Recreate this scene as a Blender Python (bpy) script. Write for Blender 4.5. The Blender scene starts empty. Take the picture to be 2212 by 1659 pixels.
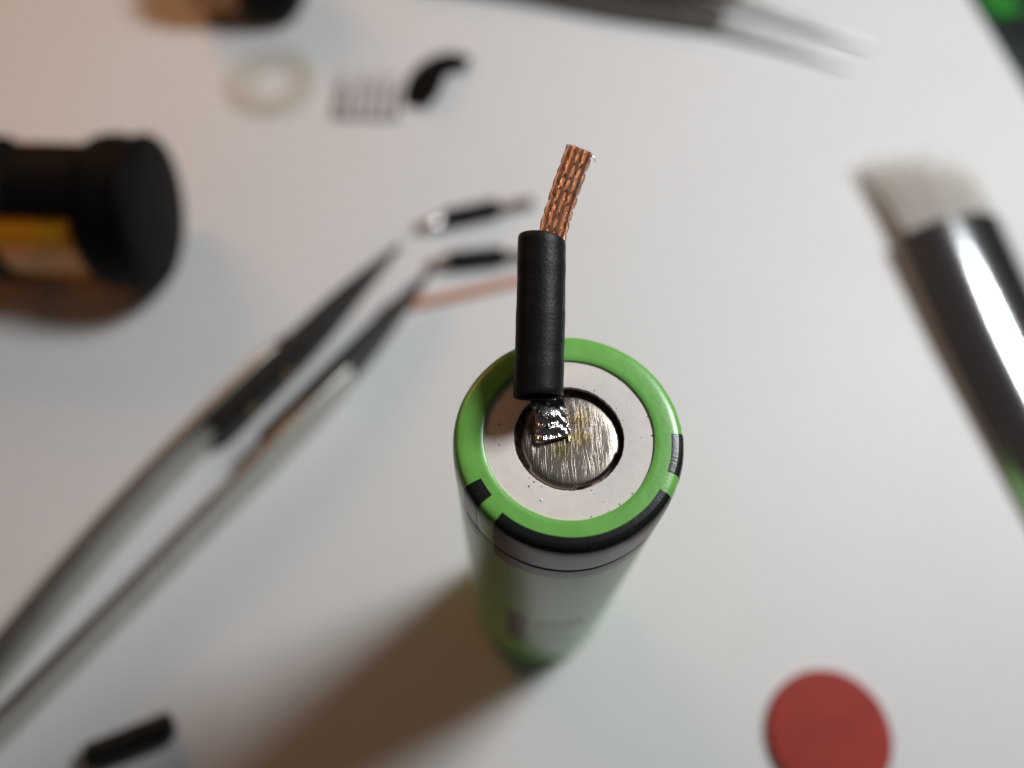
import bpy, math, random
import numpy as np
from mathutils import Vector, Matrix

# ---------------------------------------------------------------- camera, light, exposure
# All lengths below are written in millimetres; U turns them into metres.
U = 0.001
sc = bpy.context.scene
R_ = math.radians
col = sc.collection
rng = random.Random(7)
nrng = np.random.RandomState(11)

PITCH, ROLL = R_(25.0), -0.0237
cam_d = bpy.data.cameras.new('camera')
cam = bpy.data.objects.new('camera', cam_d); col.objects.link(cam); sc.camera = cam
_dn0 = Vector((0, -math.cos(PITCH), -math.sin(PITCH)))
_fw = Vector((0, math.sin(PITCH), -math.cos(PITCH)))
_rt = Vector((1, 0, 0)) * math.cos(ROLL) + _dn0 * ROLL
_dn = _dn0 * math.cos(ROLL) - Vector((1, 0, 0)) * ROLL
m = Matrix((_rt, -_dn, -_fw)).transposed().to_4x4()
m.translation = Vector((-4.59, -24.83, 127.84)) * U
cam.matrix_world = m
cam_d.sensor_fit = 'HORIZONTAL'; cam_d.sensor_width = 36.0
cam_d.lens = 1850.0 / 2212.0 * 36.0
cam_d.clip_start = 0.005; cam_d.clip_end = 10.0
cam_d.dof.use_dof = True
cam_d.dof.focus_distance = 0.0672
cam_d.dof.aperture_fstop = 10.2

w = bpy.data.worlds.new('World'); sc.world = w; w.use_nodes = True
bg = w.node_tree.nodes['Background']
bg.inputs['Color'].default_value = (1.0, 0.84, 0.80, 1)
bg.inputs['Strength'].default_value = 0.034

def area(name, loc, target, size, power, color):
    d = bpy.data.lights.new(name, 'AREA'); d.shape = 'DISK'; d.size = size * U
    d.energy = power; d.color = color
    o = bpy.data.objects.new(name, d); col.objects.link(o)
    o.location = Vector(loc) * U
    o.rotation_euler = (Vector(target) - Vector(loc)).to_track_quat('-Z', 'Y').to_euler()
    return o
area('desk_lamp_light', (146, 106, 244), (10, 40, 0), 80, 0.635, (0.935, 0.972, 1.0))
area('room_lamp_light', (-215, 272, 205), (-110, 75, 0), 140, 0.235, (1.0, 0.46, 0.17))

sc.view_settings.view_transform = 'Standard'; sc.view_settings.look = 'None'
sc.view_settings.exposure = 0.0; sc.view_settings.gamma = 1.0
sc.view_settings.use_curve_mapping = False
sc.render.engine = 'CYCLES'
sc.cycles.use_denoising = True
sc.cycles.max_bounces = 10
sc.cycles.transparent_max_bounces = 48

# ---------------------------------------------------------------- helpers
class MB:
    """collects shapes (in mm); build() links them as one mesh object"""
    def __init__(s): s.v = []; s.f = []
    def add(s, v, f):
        o = len(s.v); s.v.extend([tuple(map(float, p)) for p in v]); s.f.extend([tuple(i + o for i in q) for q in f]); return s
    def loft(s, rings, cap=True, closed=True, loop=False):
        n = len(rings[0]); o = len(s.v)
        for r in rings: s.v.extend([tuple(map(float, p)) for p in r])
        k = len(rings)
        for i in range(k if loop else k - 1):
            a, b = o + i * n, o + ((i + 1) % k) * n
            for j in range(n if closed else n - 1):
                j2 = (j + 1) % n
                s.f.append((a + j, a + j2, b + j2, b + j))
        if cap and closed and not loop:
            s.f.append(tuple(o + j for j in range(n))[::-1])
            s.f.append(tuple(o + (k - 1) * n + j for j in range(n)))
        return s
    def lathe(s, prof, n=96, c=(0, 0), a0=0.0, a1=360.0, rfun=None):
        full = abs(a1 - a0) >= 359.99
        m_ = n if full else n + 1
        rings = []
        for i in range(m_):
            a = R_(a0 + (a1 - a0) * i / n)
            ring = []
            for (r, z) in prof:
                rr = rfun(r, z, a) if rfun else r
                ring.append((c[0] + rr * math.cos(a), c[1] + rr * math.sin(a), z))
            rings.append(ring)
        return s.loft(rings, cap=False, closed=False, loop=full)
    def tube(s, path, rad, n=10, cap=True):
        P = np.array(path, float); k = len(P)
        T = np.gradient(P, axis=0); T /= np.linalg.norm(T, axis=1)[:, None] + 1e-12
        ref = np.array([0, 0, 1.0]) if abs(T[0][2]) < .9 else np.array([1.0, 0, 0])
        rings = []
        for i in range(k):
            a = np.cross(T[i], ref); a /= np.linalg.norm(a); b = np.cross(a, T[i])
            r = rad[i] if hasattr(rad, '__len__') else rad
            rings.append([P[i] + r * (math.cos(t) * a + math.sin(t) * b) for t in np.linspace(0, 2 * math.pi, n, endpoint=False)])
        return s.loft(rings, cap=cap)
    def build(s, name, mat, parent=None, base=None, smooth=True, sharp=None, **props):
        me = bpy.data.meshes.new(name)
        root = parent
        while root is not None and root.parent is not None: root = root.parent
        b = Vector(base) if base is not None else (Vector(root['_base']) if root is not None else Vector((0, 0, 0)))
        v = [((p[0] - b[0]) * U, (p[1] - b[1]) * U, (p[2] - b[2]) * U) for p in s.v]
        me.from_pydata(v, [], s.f); me.validate(); me.update()
        me.materials.append(mat)
        if smooth:
            me.polygons.foreach_set('use_smooth', [True] * len(me.polygons))
            me.set_sharp_from_angle(angle=R_(sharp if sharp else 35))
        o = bpy.data.objects.new(name, me); col.objects.link(o)
        if parent is not None: o.parent = parent
        else: o.location = b * U
        o['_base'] = list(b)
        for k_, v_ in props.items(): o[k_] = v_
        return o

def thing(name, base, label, cat, group=None):
    o = bpy.data.objects.new(name, None); col.objects.link(o)
    o.empty_display_size = 0.005
    o.location = Vector(base) * U; o['_base'] = list(base)
    o['label'] = label; o['category'] = cat
    if group: o['group'] = group
    return o

def rrect(c, ex, ey, hx, hy, r, n=4):
    """rounded rectangle ring about c in the plane (ex, ey)"""
    c = np.array(c, float); ex = np.array(ex, float); ey = np.array(ey, float)
    r = min(r, hx * .98, hy * .98); out = []
    for (sx, sy, a0) in ((1, 1, 0), (-1, 1, 90), (-1, -1, 180), (1, -1, 270)):
        for i in range(n + 1):
            a = R_(a0 + 90 * i / n)
            out.append(c + ex * (sx * (hx - r) + r * math.cos(a)) + ey * (sy * (hy - r) + r * math.sin(a)))
    return out

# ---------------------------------------------------------------- materials
class NT:
    def __init__(s, name):
        s.m = bpy.data.materials.new(name); s.m.use_nodes = True
        s.t = s.m.node_tree; s.b = s.t.nodes['Principled BSDF']
        s.out = s.t.nodes['Material Output']
    def n(s, typ, **kw):
        x = s.t.nodes.new(typ)
        for k, v in kw.items(): setattr(x, k, v)
        return x
    def l(s, a, b): s.t.links.new(a, b)
    def set(s, **kw):
        for k, v in kw.items():
            i_ = s.b.inputs[k.replace('_', ' ')]
            i_.default_value = (*v, 1) if i_.type == 'RGBA' else v
        return s
    def mm(s, scale=(1, 1, 1), rot=(0, 0, 0)):
        tc = s.n('ShaderNodeTexCoord'); mp = s.n('ShaderNodeMapping')
        mp.inputs['Scale'].default_value = tuple(1000.0 * k for k in scale)
        mp.inputs['Rotation'].default_value = rot
        s.l(tc.outputs['Object'], mp.inputs['Vector']); return mp.outputs['Vector']
    def noise(s, vec, scale, detail=3, rough=.55):
        x = s.n('ShaderNodeTexNoise'); x.inputs['Scale'].default_value = scale
        x.inputs['Detail'].default_value = detail; x.inputs['Roughness'].default_value = rough
        s.l(vec, x.inputs['Vector']); return x.outputs['Fac']
    def ramp(s, fac, stops):
        x = s.n('ShaderNodeValToRGB'); e = x.color_ramp.elements
        while len(e) < len(stops): e.new(.5)
        for q, (p, c) in zip(e, stops):
            q.position = p; q.color = (*c, 1) if len(c) == 3 else c
        s.l(fac, x.inputs['Fac']); return x.outputs['Color']
    def math(s, op, a, b=None, clamp=False):
        x = s.n('ShaderNodeMath', operation=op); x.use_clamp = clamp
        for i, q in enumerate((a, b)):
            if q is None: continue
            if isinstance(q, (int, float)): x.inputs[i].default_value = q
            else: s.l(q, x.inputs[i])
        return x.outputs[0]
    def mix(s, fac, a, b):
        x = s.n('ShaderNodeMix', data_type='RGBA')
        if isinstance(fac, (int, float)): x.inputs[0].default_value = fac
        else: s.l(fac, x.inputs[0])
        for i, q in ((6, a), (7, b)):
            if isinstance(q, tuple): x.inputs[i].default_value = (*q, 1)
            else: s.l(q, x.inputs[i])
        return x.outputs[2]
    def bump(s, h, dist, strength=1.0, prev=None):
        x = s.n('ShaderNodeBump'); x.inputs['Distance'].default_value = dist * U
        x.inputs['Strength'].default_value = strength
        s.l(h, x.inputs['Height'])
        if prev is not None: s.l(prev, x.inputs['Normal'])
        return x.outputs['Normal']

def plain(name, color, rough=.5, metal=0.0, var=.12, vscale=.6, bump=0.0, bscale=4.0, **kw):
    t = NT(name); v = t.mm()
    f = t.noise(v, vscale, 4)
    dark = tuple(c * (1 - var) for c in color); lite = tuple(min(1, c * (1 + var)) for c in color)
    t.l(t.ramp(f, [(.3, dark), (.7, lite)]), t.b.inputs['Base Color'])
    t.set(Roughness=rough, Metallic=metal, **kw)
    if bump: t.l(t.bump(t.noise(v, bscale, 4), bump), t.b.inputs['Normal'])
    return t.m

def see_through(t, k, tint):
    tr = t.n('ShaderNodeBsdfTransparent'); tr.inputs['Color'].default_value = (*tint, 1)
    mx = t.n('ShaderNodeMixShader'); mx.inputs[0].default_value = k
    t.l(t.b.outputs[0], mx.inputs[1]); t.l(tr.outputs[0], mx.inputs[2]); t.l(mx.outputs[0], t.out.inputs['Surface'])

# white tabletop: satin laminate with faint smudges
t = NT('white_laminate'); v = t.mm()
f1 = t.noise(v, .018, 3); f2 = t.noise(v, .09, 4)
c = t.mix(t.ramp(f2, [(.45, (0, 0, 0)), (.75, (.35, .35, .35))]), t.ramp(f1, [(.3, (.775, .775, .77)), (.7, (.80, .80, .795))]), (.755, .745, .725))
t.l(c, t.b.inputs['Base Color']); t.set(Roughness=.52, Specular_IOR_Level=.35)
t.l(t.bump(t.noise(v, 3.0, 2), .01), t.b.inputs['Normal'])
M_TABLE = t.m
M_DESK = plain('dark_desk', (.03, .027, .025), .6)

# battery wrapper film
t = NT('green_film'); v = t.mm()
t.l(t.ramp(t.noise(v, .5, 4), [(.3, (.165, .47, .085)), (.7, (.20, .53, .105))]), t.b.inputs['Base Color'])
t.set(Roughness=.34, Specular_IOR_Level=.5, Coat_Weight=.4, Coat_Roughness=.2, Subsurface_Weight=.12, Subsurface_Radius=(.3, 1.0, .2), Subsurface_Scale=.6 * U)
sv = t.mm((1, 6, 1), (0, 0, .5))
n1 = t.bump(t.noise(sv, 2.2, 3), .02)
t.l(t.bump(t.noise(v, .45, 2), .05, prev=n1), t.b.inputs['Normal'])
M_GREEN = t.m
t = NT('black_print'); v = t.mm()
# fine radial wrinkles of the shrunk film: angle about the cell axis
tc = t.n('ShaderNodeTexCoord'); sx = t.n('ShaderNodeSeparateXYZ'); t.l(tc.outputs['Object'], sx.inputs[0])
ang = t.math('ARCTAN2', sx.outputs['Y'], sx.outputs['X'])
cx = t.n('ShaderNodeCombineXYZ'); t.l(t.math('MULTIPLY', ang, 34.0), cx.inputs['X'])
wr = t.noise(cx.outputs[0], 1.6, 2)
t.l(t.ramp(t.noise(v, 6, 4), [(.35, (.006, .009, .008)), (.8, (.016, .021, .019))]), t.b.inputs['Base Color'])
t.set(Roughness=.3, Specular_IOR_Level=.6)
t.l(t.bump(t.noise(v, 5, 3), .012, prev=t.bump(wr, .014)), t.b.inputs['Normal'])
M_PRINT = t.m
M_GREYPRINT = plain('grey_print', (.17, .36, .12), .3, var=.3, vscale=.5)
t = NT('insulator_paper'); v = t.mm()
t.l(t.ramp(t.noise(v, 1.2, 5), [(.3, (.82, .745, .69)), (.72, (.89, .82, .77))]), t.b.inputs['Base Color'])
t.set(Roughness=.8, Specular_IOR_Level=.3)
t.l(t.bump(t.noise(v, 7, 5, .7), .03), t.b.inputs['Normal'])
M_PAPER = t.m

# scratched nickel cap with a yellow flux stain of its own shape
t = NT('scratched_nickel')
def scratch(sx_, sy_, rot, scale, det, rough, warp_amp=.5):
    base = t.mm()
    nz_ = t.n('ShaderNodeTexNoise'); nz_.inputs['Scale'].default_value = .38; nz_.inputs['Detail'].default_value = 1.0
    t.l(base, nz_.inputs['Vector'])
    sc_ = t.n('ShaderNodeVectorMath', operation='MULTIPLY_ADD'); sc_.inputs[1].default_value = (warp_amp, warp_amp, 0); 
    t.l(nz_.outputs['Color'], sc_.inputs[0]); t.l(base, sc_.inputs[2])
    mp = t.n('ShaderNodeMapping'); mp.inputs['Rotation'].default_value = (0, 0, rot); t.l(sc_.outputs[0], mp.inputs['Vector'])
    mq = t.n('ShaderNodeMapping'); mq.inputs['Scale'].default_value = (sx_, sy_, .01); t.l(mp.outputs[0], mq.inputs['Vector'])
    return t.noise(mq.outputs[0], scale, det, rough)
g1 = scratch(17, .35, .10, 1.6, 5, .78, .6)
g2 = scratch(18, .16, -.08, 1.2, 2, .55, .4)
g4 = scratch(17, .20, .26, 1.2, 2, .55, .4)
g3 = scratch(.3, 9, .05, 1.2, 2, .5)
v = t.mm()
warp = t.noise(v, 1.4, 4)
tc = t.n('ShaderNodeTexCoord')
def blob(x, y, r):
    d = t.n('ShaderNodeVectorMath', operation='DISTANCE')
    mp = t.n('ShaderNodeMapping'); mp.inputs['Scale'].default_value = (1000, 1000, 0)
    t.l(tc.outputs['Object'], mp.inputs['Vector'])
    t.l(mp.outputs[0], d.inputs[0]); d.inputs[1].default_value = (x, y, 0)
    q = t.math('DIVIDE', d.outputs['Value'], r)
    q = t.math('ADD', q, t.math('MULTIPLY', warp, 1.25))
    return t.math('SUBTRACT', 1.65, q, True)
st = t.math('MAXIMUM', t.math('MAXIMUM', blob(.9, 1.7, 1.35), blob(.75, .3, 1.5)), blob(-.6, -.75, 1.45))
basec = t.ramp(g1, [(.3, (.29, .24, .20)), (.55, (.46, .395, .34)), (.75, (.60, .53, .47))])
basec = t.mix(t.ramp(g2, [(.62, (0, 0, 0)), (.70, (.5, .5, .5))]), basec, (.80, .74, .68))
fine = t.mix(t.math('MULTIPLY', st, .75, True), basec, (.33, .235, .055))
t.l(fine, t.b.inputs['Base Color'])
t.set(Metallic=1.0)
t.l(t.math('ADD', t.math('MULTIPLY', g1, .18), .205), t.b.inputs['Roughness'])
n1 = t.bump(g1, .0026); n1 = t.bump(t.ramp(g4, [(.61, (0, 0, 0)), (.66, (1, 1, 1))]), .0015, prev=n1); n2 = t.bump(t.ramp(g2, [(.59, (0, 0, 0)), (.64, (1, 1, 1))]), .0018, prev=n1)
t.l(t.bump(g3, .001, prev=n2), t.b.inputs['Normal'])
M_CAP = t.m
M_RECESS = plain('dirty_recess', (.23, .185, .15), .45, metal=.6, var=.5, vscale=2.5, bump=.06, bscale=5)

t = NT('tinned_solder'); v = t.mm()
vo = t.n('ShaderNodeTexVoronoi'); vo.feature = 'DISTANCE_TO_EDGE'; vo.inputs['Scale'].default_value = 1.7
mpv = t.mm((1.5, .8, 1), (0, 0, .35)); nz = t.n('ShaderNodeTexNoise'); nz.inputs['Scale'].default_value = 1.6; t.l(mpv, nz.inputs['Vector'])
av = t.n('ShaderNodeVectorMath', operation='ADD'); t.l(mpv, av.inputs[0]); t.l(nz.outputs['Color'], av.inputs[1]); t.l(av.outputs[0], vo.inputs['Vector'])
tin = t.ramp(t.noise(v, 1.8, 4), [(.36, (.50, .46, .45)), (.52, (.90, .89, .89))])
# darker and less metallic where the strip goes in under the sleeve
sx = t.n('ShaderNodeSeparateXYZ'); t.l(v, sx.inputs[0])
dark_fac = t.math('SUBTRACT', t.math('ADD', t.math('MULTIPLY', sx.outputs['Y'], 1.3), t.math('MULTIPLY', t.noise(v, 2.5, 4), 1.6)), 3.0, True)
t.l(t.mix(dark_fac, tin, (.012, .010, .009)), t.b.inputs['Base Color'])
t.l(t.math('SUBTRACT', 1.0, t.math('MULTIPLY', dark_fac, .9), True), t.b.inputs['Metallic'])
t.set(Roughness=.19)
t.l(t.bump(t.noise(v, 3, 1), .008, prev=t.bump(t.ramp(vo.outputs['Distance'], [(0, (0, 0, 0)), (.3, (1, 1, 1))]), .03)), t.b.inputs['Normal'])
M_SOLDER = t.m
t = NT('flux_resin'); v = t.mm()
t.l(t.ramp(t.noise(v, 1.6, 4), [(.35, (.07, .025, .012)), (.68, (.30, .13, .06))]), t.b.inputs['Base Color'])
t.set(Roughness=.12, Specular_IOR_Level=.6, Transmission_Weight=.25, IOR=1.5)
t.l(t.bump(t.noise(v, 5, 3), .08), t.b.inputs['Normal'])
M_FLUX = t.m
t = NT('copper_wire'); v = t.mm()
t.l(t.ramp(t.noise(v, 1.2, 4), [(.3, (.88, .54, .36)), (.7, (.99, .72, .52))]), t.b.inputs['Base Color'])
t.set(Metallic=.88, Roughness=.30, Specular_Tint=(.8, .5, .36)); M_COPPER = t.m
M_COPPER_DARK = plain('dark_copper', (.30, .11, .055), .5, metal=.8, var=.3)
M_SILVER = plain('bright_tinned_wire', (.85, .85, .85), .35, metal=1.0)
M_DULLCOPPER = plain('dull_copper_strip', (.60, .22, .09), .5, metal=.1, var=.25, vscale=1.5, bump=.06, bscale=3)
M_FLUXCOPPER = plain('browned_copper', (.20, .12, .085), .4, metal=.5, var=.3, vscale=1.2)

def sleeve_mat(name, color):
    t = NT(name); v = t.mm()
    t.l(t.ramp(t.noise(v, .8, 4), [(.3, color), (.7, tuple(k * 1.5 for k in color))]), t.b.inputs['Base Color'])
    t.l(t.math('ADD', t.math('MULTIPLY', t.noise(v, 2.5, 4), .2), .34), t.b.inputs['Roughness'])
    t.set(Specular_IOR_Level=.26)
    f = t.noise(t.mm((1, 1, 1)), 3.6, 3, .6)
    t.l(t.bump(t.noise(v, 11, 3), .012, prev=t.bump(f, .035)), t.b.inputs['Normal'])
    return t.m
M_SLEEVE = sleeve_mat('black_heat_shrink', (.0075, .0085, .0085))
M_BLACK = plain('black_plastic', (.003, .0028, .0028), .6, Specular_IOR_Level=.10, var=.2, bump=.03, bscale=3)
M_CORE = plain('sleeve_bore', (.006, .006, .006), .7)

t = NT('amber_plastic'); v = t.mm()
t.l(t.ramp(t.noise(v, .08, 3), [(.3, (.86, .36, .010)), (.7, (.93, .43, .016))]), t.b.inputs['Base Color'])
t.set(Roughness=.14, Coat_Weight=1.0, Coat_Roughness=.08, Subsurface_Weight=.35, Subsurface_Radius=(1, .5, .1), Subsurface_Scale=3 * U, Specular_IOR_Level=.5); see_through(t, .30, (.98, .58, .14)); M_AMBER = t.m
M_BROWN = plain('orange_brown_plastic', (.40, .17, .05), .3, Subsurface_Weight=.2, Subsurface_Scale=3 * U)
M_STEEL = plain('brushed_steel', (.52, .50, .46), .38, metal=1.0, var=.1, vscale=.4, bump=.01, bscale=4)
M_DARKSTEEL = plain('dark_oxide_steel', (.13, .115, .10), .42, metal=.9, var=.2)
M_PALESTEEL = plain('polished_tip_steel', (.55, .54, .52), .35, metal=1.0)
M_BRASS = plain('brass_screw', (.62, .42, .14), .35, metal=1.0)
M_TIP = plain('black_tip_plastic', (.017, .015, .014), .48, var=.15)
M_CHROME = plain('chromed_ferrule', (.70, .71, .71), .15, metal=1.0, var=.03)
M_WOOD = plain('brown_lacquered_wood', (.30, .11, .035), .35, var=.35, vscale=.25)
t = NT('pale_bristle'); t.set(Base_Color=(.95, .945, .93), Roughness=.4); see_through(t, .80, (.99, .99, .985)); M_BRISTLE = t.m
M_RED = plain('red_fibre', (.35, .026, .016), .7, var=.12, vscale=.25, bump=.02, bscale=2)
t = NT('milky_plastic'); v = t.mm()
t.l(t.ramp(t.noise(v, .2, 3), [(.3, (.79, .775, .71)), (.7, (.83, .815, .755))]), t.b.inputs['Base Color'])
t.set(Roughness=.3)
see_through(t, .76, (.975, .97, .945)); M_MILKY = t.m
t = NT('clear_film'); t.set(Base_Color=(.7, .68, .68), Roughness=.2); see_through(t, .93, (.985, .98, .98)); M_CLEAR = t.m
M_INK = plain('grey_ink', (.19, .165, .165), .5)
M_CASE = plain('green_lacquer', (.03, .21, .03), .3, var=.3, vscale=.1)
M_CASEDARK = plain('dark_green_plastic', (.010, .017, .015), .4, var=.4, vscale=.1)
M_SPECK = plain('dark_grit', (.03, .025, .022), .7)

# ---------------------------------------------------------------- setting
mb = MB()
# the right-hand border runs through the far corner of the picture
poly = [(-170, -52), (127, -52), (95.72, 104.0), (90.45, 126.2), (76, 190), (-170, 190)]
def inset(p, d):
    cx_ = sum(q[0] for q in p) / len(p); cy_ = sum(q[1] for q in p) / len(p)
    return [(q[0] + (cx_ - q[0]) / math.hypot(cx_ - q[0], cy_ - q[1]) * d, q[1] + (cy_ - q[1]) / math.hypot(cx_ - q[0], cy_ - q[1]) * d) for q in p]
rings = [[(x, y, -16) for x, y in poly], [(x, y, -1.2) for x, y in poly], [(x, y, -.35) for x, y in inset(poly, .4)], [(x, y, 0) for x, y in inset(poly, 1.3)]]
mb.loft(rings)
mb.build('table', M_TABLE, kind='structure', smooth=False)
mb = MB().add([(-320, -260, -16.02), (320, -260, -16.02), (320, 330, -16.02), (-320, 330, -16.02)], [(0, 1, 2, 3)])
mb.build('desk', M_DESK, kind='structure', smooth=False)

# ---------------------------------------------------------------- battery
BZ = 65.0
bat = thing('battery', (0, 0, 0), 'upright green cylindrical battery cell with black wire lead soldered to its top', 'battery')
def film_r(r, z, a):
    k = 1.0
    if z > 55 and r > 8: k += .0010 * math.sin(9 * a + 1) + .0007 * math.sin(23 * a)
    if r < 6.9: k += .0022 * math.sin(3 * a + .4) + .0018 * math.sin(7 * a) + .0012 * math.sin(17 * a)
    return r * k
film = [(6.74, 64.86), (6.74, 65.00), (6.80, 65.05), (7.2, 65.06), (7.7, 65.06), (8.2, 65.05), (8.6, 65.0), (8.84, 64.88), (9.01, 64.68),
        (9.12, 64.4), (9.19, 64.0), (9.23, 63.5), (9.25, 62.9), (9.26, 62.0), (9.262, 61.0), (9.255, 60.2), (9.24, 59.4),
        (9.17, 59.12), (9.08, 58.95), (9.10, 58.75), (9.19, 58.55), (9.22, 58.2), (9.22, 50), (9.22, 30), (9.22, 10), (9.22, 1.2), (9.1, .5), (8.8, .1), (8.2, 0.0)]
mb = MB().lathe(film, 160, rfun=film_r)
wrap = mb.build('wrapper', M_GREEN, bat, sharp=60)
def film_patch(a0, a1, r_in, z_end, off=.022, n=None):
    """strip of print that follows the wrapper from radius r_in over the shoulder down to z_end"""
    prof = []
    pr = [(film[0][0], 65.06)] + film[3:]
    for i in range(len(pr) - 1):
        (r0, z0), (r1, z1) = pr[i], pr[i + 1]
        for k in range(4):
            q = k / 4; r = r0 + (r1 - r0) * q; z = z0 + (z1 - z0) * q
            if z > 64.5 and r < r_in: continue
            if z < z_end: continue
            dz, dr = -(r1 - r0), (z1 - z0)
            L = math.hypot(dz, dr) or 1
            prof.append((r - dr / L * off, z + abs(dz) / L * off))
    return prof
def print_patch(name, a0, a1, r_in, z_end, mat=None, jag=0.0):
    prof = film_patch(a0, a1, r_in, z_end)
    n = max(8, int((a1 - a0) / 1.5))
    mb = MB().lathe(prof, n, a0=a0, a1=a1, rfun=film_r)
    return mb.build(name, mat or M_PRINT, wrap, sharp=80)
print_patch('print_mark', -129.0, -30.7, 8.00, 55.4)
print_patch('print_mark', -19.4, 3.2, 8.02, 55.4)
print_patch('print_mark', -152.0, -140.2, 7.66, 55.4)
def side_patch(a0, a1, z0, z1, mat):
    n = max(6, int((a1 - a0) / 2))
    mb = MB().lathe([(9.242, z1), (9.242, z0)], n, a0=a0, a1=a1); return mb.build('side_print', mat, wrap)
side_patch(-119, -105, 18, 36, M_PRINT)
for k, (a0, a1, z0, z1) in enumerate([(-99, -66, 29, 34), (-97, -70, 21, 25.5), (-94, -64, 12.5, 17)]):
    side_patch(a0, a1, z0, z1, M_GREYPRINT)
# paper insulator ring with a torn hole
def hole_r(r, z, a):
    if r < 5.0: return r + .018 * math.sin(4 * a + 2) + .010 * math.sin(13 * a) + .010 * math.sin(37 * a + 1) + .010 * math.sin(71 * a)
    return r
mb = MB().lathe([(4.36, 64.45), (4.32, 64.70), (4.36, 64.84), (4.5, 64.86), (5.6, 64.85), (7.0, 64.84)], 220, rfun=hole_r)
mb.build('insulator_ring', M_PAPER, bat)
# crimped recess under the hole
mb = MB().lathe([(5.2, 64.44), (4.62, 64.40), (4.50, 64.1), (4.44, 63.7), (4.2, 63.5), (0.01, 63.45)], 96)
mb.build('recess', M_RECESS, bat)
# cap: flat face, three flanges with vent gaps between them
def capf(a):
    d = math.degrees(a) % 360
    best = 0
    for cen, hw in ((7, 24), (130, 26), (247, 30)):
        q = abs((d - cen + 180) % 360 - 180)
        best = max(best, min(1, max(0, (hw + 2 - q) / 4)))
    return best
rings = []
for i in range(180):
    a = 2 * math.pi * i / 180; k = capf(a)
    pr = [(0.02, 64.20), (1.5, 64.20), (3.0, 64.20), (3.52, 64.19), (3.62 , 64.16)]
    A = [(3.74, 64.12), (3.92, 64.05), (4.06, 63.985), (4.14, 63.86), (4.16, 63.0)]
    B = [(3.69, 64.08), (3.73, 63.95), (3.75, 63.7), (3.76, 63.4), (3.76, 63.0)]
    for (ra, za), (rb, zb) in zip(A, B): pr.append((rb + (ra - rb) * k, zb + (za - zb) * k))
    rings.append([(.10 + 1.03 * r * math.cos(a), .06 + 1.03 * r * math.sin(a), z + .06) for r, z in pr])
mb = MB().loft(rings, cap=False, closed=False, loop=True)
mb.build('positive_cap', M_CAP, bat, sharp=50)
# paper fibres standing out of the torn hole
mb = MB()
for i in range(150):
    a = rng.uniform(0, 2 * math.pi)
    if rng.random() < .5: a = rng.choice([R_(60), R_(20), R_(-15), R_(-60), R_(100)]) + rng.gauss(0, .25)
    r0 = hole_r(4.36, 0, a) + .05; L = rng.uniform(.06, .26); da = rng.uniform(-1.1, 1.1)
    p0 = np.array([r0 * math.cos(a), r0 * math.sin(a), 64.82 + rng.uniform(-.05, .03)])
    d = -np.array([math.cos(a + da), math.sin(a + da), rng.uniform(-.4, .4)])
    p1 = p0 + d * L * .5 + np.array([0, 0, rng.uniform(0, .05)]); p2 = p0 + d * L + np.array([rng.uniform(-.05, .05), rng.uniform(-.05, .05), 0])
    mb.tube([p0, p1, p2], [.010, .008, .004], 4)
mb.build('paper_fibres', M_RECESS, bat, kind='stuff')
mb = MB()
for (x, y) in [(-5.55, 1.0), (-5.45, -.75), (1.95, -4.6), (5.75, .15), (-3.1, -4.1), (2.6, -5.2)] + [(6.6 * math.cos(a), 6.6 * math.sin(a)) for a in (-.75, -1.1, -1.32, .05, .3, -.95, .9)] + [(4.62 * math.cos(a), 4.62 * math.sin(a)) for a in (-2.2, -2.3, -2.05, .35, .6, 1.1, 1.3, -1.2)]:
    s_ = rng.uniform(.03, .075); z = 64.865
    n = 6; ring = [(x + s_ * (1 + rng.uniform(-.4, .6)) * math.cos(q), y + s_ * (1 + rng.uniform(-.4, .4)) * math.sin(q), z) for q in np.linspace(0, 6.28, n, endpoint=False)]
    mb.loft([ring, [(x + (p[0] - x) * .5, y + (p[1] - y) * .5, z + s_ * .6) for p in ring]])
mb.build('grit_specks', M_SPECK, bat, kind='stuff')
mb = MB().lathe([(.001, 65.0), (.03, 64.99), (.055, 64.93), (.06, 64.86)], 10, c=(-2.15, -5.15))
mb.build('solder_bead', M_SILVER, bat)

# --- lead: braid + sleeve + solder
def unit(a): a = np.array(a, float); return a / np.linalg.norm(a)
def spline(pts, n):
    P = np.array(pts, float); k = len(P)
    Q = np.vstack([2 * P[0] - P[1], P, 2 * P[-1] - P[-2]]); out = []
    for s_ in np.linspace(0, k - 1 - 1e-9, n):
        i = int(s_); u = s_ - i; a, b, c_, d = Q[i], Q[i + 1], Q[i + 2], Q[i + 3]
        out.append(.5 * ((2 * b) + (-a + c_) * u + (2 * a - 5 * b + 4 * c_ - d) * u * u + (-a + 3 * b - 3 * c_ + d) * u ** 3))
    return np.array(out)
FW = np.array(_fw); DN = np.array(_dn)
S0 = np.array([-2.56, 2.22, 67.70]); S1 = np.array([-2.49, 14.62, 70.85])
ax = unit(S1 - S0); e1 = unit(np.cross(ax, [0, 0, 1])); e2 = np.cross(e1, ax)
L = np.linalg.norm(S1 - S0)
def sleeve_ring(s_, r, slant0=0, slant1=0):
    out = []
    for i in range(56):
        a = 2 * math.pi * i / 56
        x = r * 1.0 * math.cos(a); y = r * .96 * math.sin(a)
        q = s_ + slant0 * (x / 1.9) + slant1 * (x / 1.9)
        bow = .05 * math.sin(math.pi * s_ / L)
        out.append(S0 + ax * q + e1 * (x + bow) + e2 * y)
    return out
rings = []
ro, ri = 1.93, 1.55
rings.append(sleeve_ring(3.0, ri)); rings.append(sleeve_ring(.05, ri, .10))
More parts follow.
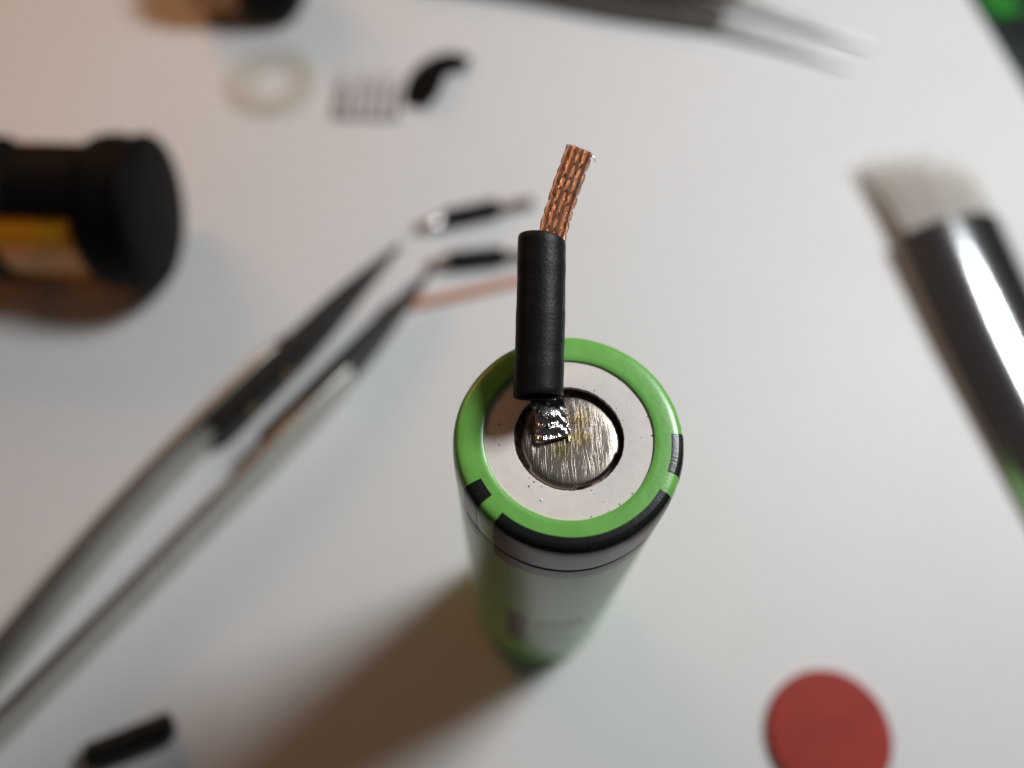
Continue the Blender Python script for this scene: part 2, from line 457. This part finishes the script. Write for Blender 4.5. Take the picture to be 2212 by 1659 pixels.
rings.append(sleeve_ring(-.02, ri + .08, .12)); rings.append(sleeve_ring(-.04, ro - .07, .12)); rings.append(sleeve_ring(.05, ro, .12))
for q in np.linspace(.4, L - .5, 40):
    wob = 1 + .006 * math.sin(q * 1.3) + .004 * math.sin(q * 3.1 + 1) - .012 * max(0, (q - L * .5) / L)
    rings.append(sleeve_ring(q, ro * wob, .12 * (1 - q / L), -.22 * q / L))
rings.append(sleeve_ring(L - .16, ro * .985, 0, -.22)); rings.append(sleeve_ring(L - .04, ro * .955, 0, -.22)); rings.append(sleeve_ring(L + .02, ro * .90, 0, -.22))
rings.append(sleeve_ring(L, ri + .02, 0, -.22)); rings.append(sleeve_ring(L - 3, ri - .05))
MB().loft(rings, cap=False).build('heat_shrink_sleeve', M_SLEEVE, bat, label='matt black heat shrink sleeve around the copper lead')

# copper braid: flattened tube of two families of interlaced strands
path = spline([(-2.1, 10.5, 69.8), (-1.88, 12.8, 70.35), (-1.69, 14.65, 70.82), (-1.30, 16.3, 71.35), (-.82, 17.95, 71.9), (-.19, 19.8, 72.6), (.47, 21.6, 73.35)], 700)
seg = np.r_[0, np.cumsum(np.linalg.norm(np.diff(path, axis=0), axis=1))]; LB = seg[-1]
T = np.gradient(path, axis=0); T /= np.linalg.norm(T, axis=1)[:, None]
W_ = np.cross(T, -FW[None]); W_ /= np.linalg.norm(W_, axis=1)[:, None]     # across the flat
N_ = np.cross(W_, T)
if (N_[0] @ FW) > 0: N_ = -N_
def frame(s_):
    i = np.interp(s_, seg, np.arange(len(seg)))
    def it(A): return np.stack([np.interp(i, np.arange(len(A)), A[:, k]) for k in range(3)], 1)
    return it(path), it(T), it(W_), it(N_)
NC, PITCH_B, HA, HB = 8, 8.8, .88, .20
def around(phi):
    x = np.arcsin(.985 * np.sin(phi)) / math.asin(.985) * HA
    y = HB * np.tanh(2.6 * np.cos(phi)) / math.tanh(2.6)
    return x, y
core = MB()
ss = np.linspace(0, LB - .25, 30); P, T2, W2, N2 = frame(ss)
core.loft([[P[i] + W2[i] * x + N2[i] * y for x, y in [around(q) for q in np.linspace(0, 2 * math.pi, 20, endpoint=False)]] for i in range(len(ss))])
braid = core.build('copper_braid', M_COPPER_DARK, bat, label='woven bare copper braid sticking out of the sleeve')
for fam in (1, -1):
    for k in range(NC):
        mb = MB(); kj = rng.uniform(-.07, .07); aj = rng.uniform(.85, 1.15); wj = rng.uniform(0, 6.28)
        for wi in range(5):
            end = LB - rng.uniform(0, .10)
            ss = np.arange(0, end, .062); P, T2, W2, N2 = frame(ss)
            phi = 2 * math.pi * k / NC + fam * 2 * math.pi * ss / PITCH_B + kj + .06 * np.sin(ss * 1.9 + wj)
            phi = phi + 2 * math.pi / NC * (wi - 2) / 5 * .86
            # over one, under one, in staggered lozenges
            off = fam * np.cos(NC * phi) * .115 * aj + .10 + .022 * (2 - abs(wi - 2))
            x, y = around(phi)
            dx, dy = around(phi + .02)
            tx, ty = dx - x, dy - y; l_ = np.hypot(tx, ty) + 1e-9
            nx, ny = -ty / l_, tx / l_
            sgn = np.where(nx * x / HA ** 2 + ny * y / HB ** 2 < 0, -1, 1); nx, ny = nx * sgn, ny * sgn
            jit = rng.uniform(-.012, .012)
            Q = P + W2 * (x + nx * (off + jit))[:, None] + N2 * (y + ny * (off + jit))[:, None]
            mb.tube(Q, .046, 5)
        mb.build('strand', M_COPPER, braid)
# one loose bright wire at the cut end
mb = MB().tube(spline([(1.18, 20.95, 73.1), (1.42, 21.05, 73.22), (1.58, 20.9, 73.13), (1.68, 20.6, 72.95)], 14), [.045] * 8 + [.05, .05, .05, .045, .04, .03], 6)
mb.build('loose_wire', M_SILVER, braid)
for dx_, dy_, bend, ln_ in ((-.55, .02, -.08, .14), (.62, -.05, .12, .16)):
    p0 = path[-1] + W_[-1] * dx_ - T[-1] * .3; p1 = p0 + T[-1] * (.3 + ln_ * .5) + W_[-1] * bend * .3; p2 = p0 + T[-1] * (.3 + ln_) + W_[-1] * bend + N_[-1] * .06
    MB().tube(spline([p0, p1, p2], 8), .03, 5).build('loose_wire', M_COPPER, braid)

# tinned end of the lead, lying on the cap and rising into the sleeve
def hfun(a, b):
    """a across -1..1, b along 0..1"""
    e = max(0.0, 1 - abs(a) ** 6) ** .5
    return e
cl = spline([(-1.22, -.15, 64.50), (-1.30, .7, 64.62), (-1.42, 1.6, 64.86), (-1.62, 2.5, 65.25), (-1.9, 3.4, 65.75), (-2.2, 5.0, 66.45)], 90)
Tc = np.gradient(cl, axis=0); Tc /= np.linalg.norm(Tc, axis=1)[:, None]
rings = []
ph = nrng.uniform(0, 6.28, 12)
for i in range(90):
    b = i / 89.0
    side = unit(np.cross(Tc[i], [0, 0, 1])); up = np.cross(side, Tc[i])
    hw = 1.42 - .12 * min(1, b * 1.3) + .05 * math.sin(b * 9 + 1)
    if i < 8: hw *= (.72, .83, .89, .93, .96, .98, .992, 1)[i]
    ring = []
    for j in range(60):
        a = 2 * math.pi * j / 60
        x = hw * math.copysign(abs(math.cos(a)) ** .45, math.cos(a)); y = .27 * math.copysign(abs(math.sin(a)) ** .55, math.sin(a))
        if y > 0:
            g = .10 * math.sin(3.1 * x + 9 * b + ph[0]) * math.sin(1.7 * x - 17 * b + ph[1]) + .07 * math.sin(6.3 * x + 8 * b + ph[2]) * math.cos(23 * b + ph[5]) + .05 * math.sin(31 * b + 4 * x + ph[3]) * math.cos(7 * x + ph[4])
            y += g * (1 - abs(x / hw) ** 8)
            y += .22 * math.exp(-((x + .1) / .9) ** 2) * math.exp(-((b - .25) / .2) ** 2)
        if i == 0: y *= .35
        if i == 1: y *= .75
        sk = .30 * (x / 1.5) * max(0, 1 - b * 1.6)
        ring.append(cl[i] + side * x + up * y + Tc[i] * sk)
    rings.append(ring)
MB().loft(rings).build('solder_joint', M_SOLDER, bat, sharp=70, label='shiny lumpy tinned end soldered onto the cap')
# fillet of solder on the right of the strip
mb = MB()
rings = []
for i in range(24):
    b = i / 23.0; p = cl[int(b * 50)]
    wd = .42 * math.sin(math.pi * (.12 + .8 * b)) ** .7
    ring = []
    for j in range(14):
        q = j / 13.0
        x = 1.25 + wd * q; z = 64.19 + (p[2] - 64.15) * (1 - q) ** 2.0 + .015 * math.sin(30 * b + 9 * q)
        ring.append((p[0] + x, p[1] + .12 * q, z))
    rings.append(ring)
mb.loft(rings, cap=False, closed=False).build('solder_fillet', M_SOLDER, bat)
# flux: a flat glossy puddle round the joint
rings = []
na = 80
for q, z in ((1.0, 64.205), (.97, 64.24), (.90, 64.275), (.75, 64.285), (.4, 64.29), (.02, 64.29)):
    ring = []
    for i in range(na):
        a = 2 * math.pi * i / na
        r = 1.55 + .32 * math.cos(a - .9) + .12 * math.sin(3 * a + 1) + .08 * math.sin(7 * a + 2) + .05 * math.sin(13 * a)
        ring.append((-1.40 + q * r * 1.12 * math.cos(a), 1.02 + q * r * 1.08 * math.sin(a), z + .02 * math.sin(9 * a) * q))
    rings.append(ring)
MB().loft(rings, cap=False).build('flux_residue', M_FLUX, bat)

# ---------------------------------------------------------------- tweezers with screwed-on black tips
def tn(t_, n_, z): return np.array([.6 * t_ + .8 * n_, .8 * t_ - .6 * n_, z])
dT = np.array([.6, .8, 0]); dN = np.array([.8, -.6, 0]); dZ = np.array([0, 0, 1.0])
tw = thing('tweezers', tn(-45, -50, 0), 'long steel tweezers with black tips and brass screws, beside the battery', 'tweezers')
def plate(secs, name, mat, parent, r=.35, **kw):
    """secs: t, n centre, half thickness, z low, z high"""
    rings = [rrect(tn(t_, n_, (z0 + z1) / 2), dN, dZ, h, (z1 - z0) / 2, r) for t_, n_, h, z0, z1 in secs]
    return MB().loft(rings).build(name, mat, parent, **kw)
def dense(secs, k=6):
    A = np.array(secs, float); return [tuple(x) for x in spline(A, (len(secs) - 1) * k + 1)]
up_arm = plate(dense([(7.5, -55.6, .5, 2.4, 7.6), (2, -55.6, .65, .8, 9.0), (-8, -55.4, .7, .2, 9.6), (-20, -55.2, .7, .1, 9.6), (-35, -54.3, .7, .1, 9.3), (-54, -52.3, .7, .3, 8.8), (-75, -50.0, .65, .6, 8.4), (-98, -48.0, .6, 1.0, 8.0)]), 'arm', M_STEEL, tw)
lo_arm = plate(dense([(9, -44.6, .5, 1.8, 6.8), (3, -44.5, .65, .7, 7.8), (-8, -44.5, .7, .2, 8.4), (-20, -44.9, .7, .1, 8.2), (-35, -45.2, .7, .1, 7.8), (-54, -45.6, .7, .3, 7.8), (-75, -46.2, .65, .6, 8.0), (-98, -47.1, .6, 1.0, 8.0)]), 'arm', M_STEEL, tw)
plate(dense([(32.6, -54.8, .3, 3.5, 4.5), (27, -54.7, .6, 2.6, 5.8), (18, -54.5, 1.0, 1.4, 7.4), (9, -54.1, 1.15, .6, 8.6), (0, -53.9, 1.1, .4, 9.2), (-10, -53.8, 1.0, .4, 9.2), (-11.5, -53.8, .8, 1.2, 8.4)]), 'tip', M_TIP, up_arm, r=.3)
plate(dense([(31.8, -47.3, .3, 3.4, 4.4), (27, -47.0, .6, 2.4, 5.6), (18, -46.4, 1.05, 1.2, 6.9), (9, -45.95, 1.2, .5, 8.0), (0, -46.1, 1.0, .4, 8.4), (-7, -46.2, .9, .4, 8.4), (-8.5, -46.2, .7, 1.2, 7.6)]), 'tip', M_TIP, lo_arm, r=.3)
for t_, z in ((2.6, 4.1), (-5.2, 4.1)):
    cpt = tn(t_, -52.78, z)
    rings = [[cpt + dN * h + r * (math.cos(a) * dT + math.sin(a) * dZ) for a in np.linspace(0, 2 * math.pi, 18, endpoint=False)] for h, r in ((-.1, 1.05), (.18, 1.05), (.3, .85), (.3, .02))]
    MB().loft(rings).build('screw', M_BRASS, up_arm)
MB().loft([rrect(tn(t_, -47.55, 4), dN, dZ, h, 2.9, .4) for t_, h in ((-80, .35), (-88, .55), (-97, .55), (-99, .3))]).build('joint', M_STEEL, tw)

# second pair of tweezers along the far side, dark body and two pale points
tw2 = thing('tweezers', (10, 122, 0), 'dark bodied tweezers with two thin pale points along the top edge', 'tweezers')
def arm2(pts, name, mat, parent, zt=1.0):
    A = spline([p[:3] for p in pts], 40); hw = np.interp(np.linspace(0, len(pts) - 1, 40), range(len(pts)), [p[3] for p in pts]); ht = np.interp(np.linspace(0, len(pts) - 1, 40), range(len(pts)), [p[4] for p in pts])
    Tn = np.gradient(A, axis=0); rings = []
    for i in range(40):
        d = unit(Tn[i]); s_ = unit(np.cross(d, [0, 0, 1])); rings.append(rrect(A[i], s_, np.cross(s_, d), hw[i], ht[i], .5))
    return MB().loft(rings).build(name, mat, parent)
a1 = arm2([(-30, 128.5, 3, 2.4, 2.4), (-4, 124.2, 3, 2.4, 2.6), (14, 119.6, 3, 2.0, 2.4), (27, 117.2, 3, 1.9, 2.2), (36, 115.1, 2.6, 1.1, 1.6)], 'arm', M_DARKSTEEL, tw2)
arm2([(35, 115.3, 2.4, 1.0, 1.3), (46, 111.4, 1.5, .75, .9), (55, 108.0, 1.0, .55, .7), (60.8, 105.8, .7, .35, .4)], 'point', M_PALESTEEL, a1)
a2 = arm2([(-28, 134.5, 4, 2.4, 2.4), (-2, 130.0, 4, 2.4, 2.4), (18, 127.0, 4, 2.0, 2.4), (30, 124.6, 4, 1.7, 2.0), (40, 121.6, 3.5, 1.1, 1.5)], 'arm', M_DARKSTEEL, tw2)
arm2([(39, 122.0, 3.3, 1.0, 1.3), (50, 117.4, 1.9, .75, .9), (60, 113.4, 1.1, .55, .7), (66.2, 111.2, .7, .35, .4)], 'point', M_PALESTEEL, a2)

# ---------------------------------------------------------------- amber and black tool handles
def x_lathe(mb, prof, y0, z0, a0=0, a1=360, n=64):
    """prof: (x, r); angles from +y towards +z"""
    full = abs(a1 - a0) > 359
    rings = []
    for i in range(n if full else n + 1):
        a = R_(a0 + (a1 - a0) * i / n)
        rings.append([(x, y0 + r * math.cos(a), z0 + r * math.sin(a)) for x, r in prof])
    return mb.loft(rings, cap=False, closed=False, loop=full)
def x_shell(prof, thick, y0, z0, a0, a1, n=40):
    """closed shell segment on the body"""
    rings = []
    for i in range(n + 1):
        a = R_(a0 + (a1 - a0) * i / n); cs, sn = math.cos(a), math.sin(a)
        rings.append([(x, y0 + r * cs, z0 + r * sn) for x, r in prof] + [(x, y0 + (r - thick) * cs, z0 + (r - thick) * sn) for x, r in prof[::-1]])
    return MB().loft(rings)
Y0, Z0 = 58.2, 12.6
tool = thing('screwdriver', (-95, Y0, 0), 'thick amber plastic tool handle with black end cap at the left edge', 'tool handle')
body = x_lathe(MB(), [(-150, .01), (-150, 10.8), (-68, 10.8), (-68, .01)], Y0, Z0).build('handle', M_AMBER, tool)
x_lathe(MB(), [(-71.8, 10.3), (-71.8, 11.4), (-71.2, 11.9), (-69.8, 12.3), (-67.8, 12.4), (-66.4, 12.0), (-65.2, 12.2), (-64.0, 12.5), (-63.2, 12.1), (-62.8, 11.2), (-62.5, 8), (-62.2, 4), (-62.1, .01)], Y0, Z0).build('end_cap', M_BLACK, tool)
x_shell([(-150, 11.7), (-87, 11.7), (-86.2, 12.4), (-83.0, 12.4), (-82.2, 11.4), (-71.6, 11.4)], 1.5, Y0, Z0, 62, 132).build('grip', M_BLACK, tool)
x_shell([(-87.6, 11.2), (-87.2, 11.8), (-85.2, 11.8), (-84.8, 11.2)], 1.1, Y0, Z0, 132, 330).build('band', M_BLACK, tool)

tool2 = thing('tool_handle', (-60, 120.0, 0), 'brown and black tool handle cut off by the top edge, behind the pale ring', 'tool handle')
x_lathe(MB(), [(-71.5, .01), (-71.2, 5.5), (-70, 7.4), (-67, 8.0), (-63, 8.1), (-59, 7.8), (-59, .01)], 120.0, 8.6).build('handle', M_BROWN, tool2)
x_lathe(MB(), [(-60, 7), (-60, 8.1), (-58, 8.5), (-52, 8.5), (-49.4, 7.8), (-48.2, 5.5), (-48.0, .01)], 120.0, 8.6).build('end_cap', M_BLACK, tool2)

# ---------------------------------------------------------------- brush
BA = np.array([72.0, 65.4, 0]); bd = unit([.14, -.99, 0]) ; bd = unit(np.array([76.5, 15.1 + 4, 0]) - np.array([70.2, 64.0, 0]) + np.array([3.6, 0, 0]))
bs = np.array([-bd[1], bd[0], 0])            # to the right of the brush as it points down the picture
if bs[0] < 0: bs = -bs
brush = thing('brush', (72, 50, 0), 'flat brush with shiny chrome ferrule and pale bristles, right edge', 'brush')
rings = []
for s_, hw, ht in [(0, 9.9, 4.2), (4, 9.88, 4.2), (20, 9.8, 4.2), (40, 8.8, 4.2), (60, 7.8, 4.2), (62, 7.7, 4.2)]:
    top = [BA + bd * s_ + bs * hw * x + dZ * (3.5 - .05 * s_ + ht * (1 - abs(x) ** 2.1)) for x in np.linspace(-1, 1, 33)]
    bot = [BA + bd * s_ + bs * hw * x * .97 + dZ * (3.3 - .05 * s_ - .1 * (1 - x * x)) for x in np.linspace(1, -1, 17)]
    rings.append(top + bot)
MB().loft(rings).build('ferrule', M_CHROME, brush, sharp=50)
rings = []
for s_, hw, ht, zc in [(59, 6.2, 1.8, 2.6), (75, 6.6, 2.6, 2.9), (100, 5.5, 3.0, 3.2), (130, 4.2, 3.0, 3.2)]:
    rings.append([BA + bd * s_ + bs * hw * math.cos(a) + dZ * (zc + ht * math.sin(a)) for a in np.linspace(0, 2 * math.pi, 32, endpoint=False)])
MB().loft(rings).build('handle', M_WOOD, brush)
mb = MB()
for i in range(900):
    a = rng.uniform(-1, 1); h = rng.uniform(-1, 1)
    if a * a + h * h > 1.3: continue
    p0 = BA + bd * 1.5 + bs * (a * 8.2) + dZ * (4.4 + (1.2 + 1.2 * h) * (1 - a * a))
    ln = rng.uniform(15, 18.5) * (1 - .12 * a) - (3.0 if a > .3 else 0) * rng.random()
    sp = a * 1.5 + rng.gauss(0, .8); zz = rng.gauss(0, .7) - 2.0 + h
    p1 = p0 - bd * ln * .5 + bs * sp * .35 + dZ * zz * .3
    p2 = p0 - bd * ln + bs * sp + dZ * zz
    p2[2] = max(.2, p2[2])
    mb.tube(np.array([p0, p1, p2]), [.10, .09, .06], 4)
mb.build('bristles', M_BRISTLE, brush, kind='stuff', label='pale translucent bristles')

# ---------------------------------------------------------------- red disc
mb = MB().lathe([(.01, 0.02), (8.0, .02), (8.45, .25), (8.5, .7), (8.45, 1.25), (8.2, 1.5), (7.6, 1.55), (4, 1.52), (.01, 1.5)], 96, c=(40.3, -17.7))
d = mb.build('insulating_disc', M_RED, None, base=(40.3, -17.7, 0))
d['label'] = 'round flat red disc lying near the lower right corner'; d['category'] = 'disc'

# ---------------------------------------------------------------- small leads and offcuts on the table
def strip(pts, hw, ht, n=24):
    A = spline(pts, n); Tn = np.gradient(A, axis=0); rings = []
    for i in range(n):
        q = unit(Tn[i]); s_ = unit(np.cross(q, [0, 0, 1])); rings.append(rrect(A[i], s_, np.cross(s_, q), hw, ht, ht * .9, 3))
    return MB().loft(rings)
def hollow(p0, p1, ro_, ri_, n=28):
    p0, p1 = np.array(p0, float), np.array(p1, float); q = unit(p1 - p0); s_ = unit(np.cross(q, [0, 0, 1])); u_ = np.cross(s_, q)
    Ls = np.linalg.norm(p1 - p0)
    return MB().loft([[p0 + q * d_ + r * (math.cos(a) * s_ + math.sin(a) * u_) for a in np.linspace(0, 2 * math.pi, n, endpoint=False)] for d_, r in ((0, ri_), (0, ro_ - .1), (.1, ro_), (Ls - .1, ro_), (Ls, ro_ - .1), (Ls, ri_))], loop=True)
def blob(c_, rx, ry, rz, d_):
    d_ = unit(d_); s_ = unit(np.cross(d_, [0, 0, 1])); u_ = np.cross(s_, d_); rings = []
    for i in range(1, 12):
        a = math.pi * i / 12
        rings.append([np.array(c_) + d_ * (-rx * math.cos(a)) + math.sin(a) * (1 + .12 * math.sin(3 * b + i)) * (ry * math.cos(b) * s_ + rz * math.sin(b) * u_) for b in np.linspace(0, 2 * math.pi, 20, endpoint=False)])
    return MB().loft(rings)
def lead(name, a, b, s0, s1, label, blobr):
    t_ = thing(name, ((a[0] + b[0]) / 2, (a[1] + b[1]) / 2, 0), label, 'wire lead', 'short sleeved leads on the table')
    a, b = np.array(a, float), np.array(b, float); d_ = unit(b - a)
    strip([a, a + (b - a) * .33, a + (b - a) * .66, b], .95, .35).build('copper_braid', M_FLUXCOPPER, t_)
    hollow(s0, s1, 1.62, 1.25).build('heat_shrink_sleeve', M_SLEEVE, t_)
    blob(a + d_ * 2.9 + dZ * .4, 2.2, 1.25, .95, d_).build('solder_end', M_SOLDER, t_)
lead('wire_lead', (-22.2, 64.6, 1.0), (-1.6, 71.0, 1.0), (-17.4, 66.2, 1.66), (-7.8, 69.0, 1.66), 'short black sleeved lead with browned ends, the far one of two', 1)
lead('wire_lead', (-19.6, 57.0, 1.0), (-1.5, 59.6, 1.0), (-16.2, 57.4, 1.66), (-6.4, 58.9, 1.66), 'short black sleeved lead nearest the tweezers tip, partly behind the upright sleeve', 1)
o = strip([(-27.4, 46.6, .5), (-25.2, 48.5, 1.0), (-19.9, 49.7, .5), (-12.3, 51.9, .5), (-4.4, 54.3, .5), (-1.5, 55.2, .5)], .85, .38, 40).build('copper_strip', M_DULLCOPPER, None, base=(-14, 51.5, 0))
o['label'] = 'bare copper braid strip lying under the near tweezers tip'; o['category'] = 'copper strip'
o = hollow((-60.2, -22.9, 1.95), (-50.0, -18.6, 1.95), 1.9, 1.5).build('heat_shrink_tube', M_SLEEVE, None, base=(-55, -20.7, 0))
o['label'] = 'short empty black tube lying in the lower left corner'; o['category'] = 'tube'

# pale translucent ring
mb = MB().lathe([(3.6, .05), (8.5, .05), (8.8, .5), (8.6, 1.3), (8.1, 1.9), (7.4, 2.0), (6.6, 1.5), (4.6, .9), (3.7, .75), (3.5, .4)], 72, c=(-52.8, 98.6))
o = mb.build('plastic_ring', M_MILKY, None, base=(-52.8, 98.6, 0))
o['label'] = 'pale milky plastic ring lying near the top left'; o['category'] = 'ring'

# clear film scrap printed with thin grey lines, and a black curl beside it
film_t = thing('film_scrap', (-34, 96, 0), 'clear film scrap printed with thin grey stripes, right of the pale ring', 'film')
def filmpt(u_, v_):   # u 0..1 left-right, v 0..1 near-far
    x = -40.6 + 13.6 * u_ - .9 * v_; y = 89.7 + .3 * u_ + 12.6 * v_; z = .10 + 1.1 * (v_ - .3) ** 2 + .7 * (u_ - .5) ** 2
    return np.array([x, y, z])
nu, nv = 14, 12
vs = [filmpt(i / nu, j / nv) for j in range(nv + 1) for i in range(nu + 1)]
fs = [(j * (nu + 1) + i, j * (nu + 1) + i + 1, (j + 1) * (nu + 1) + i + 1, (j + 1) * (nu + 1) + i) for j in range(nv) for i in range(nu)]
mbf = MB().add(vs, fs); N0 = len(vs)
vs2 = [p + dZ * .12 for p in vs]; mbf.add(vs2, [f_[::-1] for f_ in fs][::-1])
fo = mbf.build('film', M_CLEAR, film_t)
for k in range(6):
    u0 = .02 + .17 * k; wdt = (.075, .05, .04, .05, .04, .06)[k]; vtop = (.72, .6, .8, .72, .8, .6)[k]
    vv = np.linspace(.0, vtop, 9); ring = []
    MB().loft([[filmpt(u0 + .10 * q - 0, q) + dZ * .14, filmpt(u0 + wdt + .10 * q, q) + dZ * .14] for q in vv], cap=False, closed=False).build('printed_line', M_INK, fo)
vv = np.linspace(.02, .99, 14)
MB().loft([[filmpt(q, .0) + dZ * .16, filmpt(q, .06) + dZ * .16] for q in vv], cap=False, closed=False).build('printed_line', M_INK, fo)
mb = MB(); rings = []
co = spline([(-26.6, 93.8, 0), (-26.9, 98.2, 0), (-25.4, 102.9, 0), (-22.4, 106.1, 0), (-18.6, 107.6, 0), (-14.6, 106.6, 0)], 30)
ci = spline([(-21.2, 92.8, 0), (-19.6, 95.4, 0), (-18.9, 98.2, 0), (-18.0, 100.8, 0), (-16.9, 102.0, 0), (-14.6, 102.6, 0)], 30)
for i in range(30):
    b = i / 29; h = 3.2 * math.sin(math.pi * (.15 + .8 * b)) ** .6
    up_ = [co[i] + (ci[i] - co[i]) * q + dZ * (.4 + h * math.sin(q * 2.2)) for q in np.linspace(0, 1, 8)]
    rings.append(up_ + [p - dZ * .35 for p in up_[::-1]])
o = mb.loft(rings).build('film_curl', M_BLACK, None, base=(-22, 99, 0))
o['label'] = 'curled crescent of black film beside the striped clear scrap'; o['category'] = 'offcut'

# green case beyond the far right corner of the table
case = thing('plastic_case', (112, 132, -16), 'dark green glossy case beyond the far right corner of the white surface', 'case')
e = unit([5.27, -22.2, 0]); nn = np.array([-e[1], e[0], 0]); nn = nn if nn[0] > 0 else -nn
cc = np.array([93.2, 116.9, 0]) + nn * 22 + e * -6
MB().loft([rrect(cc + dZ * z, nn, e, 19 - i_, 60 - i_, 3) for z, i_ in ((-16, 0), (-6, 0), (-5, .4), (-4.6, 1.2))]).build('body', M_CASEDARK, case)
pc = np.array([98.0, 133.0, 0])
MB().loft([rrect(pc + dZ * z, nn, e, 3.6, 7, 1.5) for z in (-4.59, -3.6)]).build('panel', M_CASE, case)
MB().loft([rrect(pc + nn * 5.5 + e * 15 + dZ * z, nn, e, 1.6, 9, 1) for z in (-4.59, -4.0)]).build('panel', plain('mid_green_plastic', (.03, .075, .04), .4), case)

for o in bpy.data.objects:
    if '_base' in o: del o['_base']
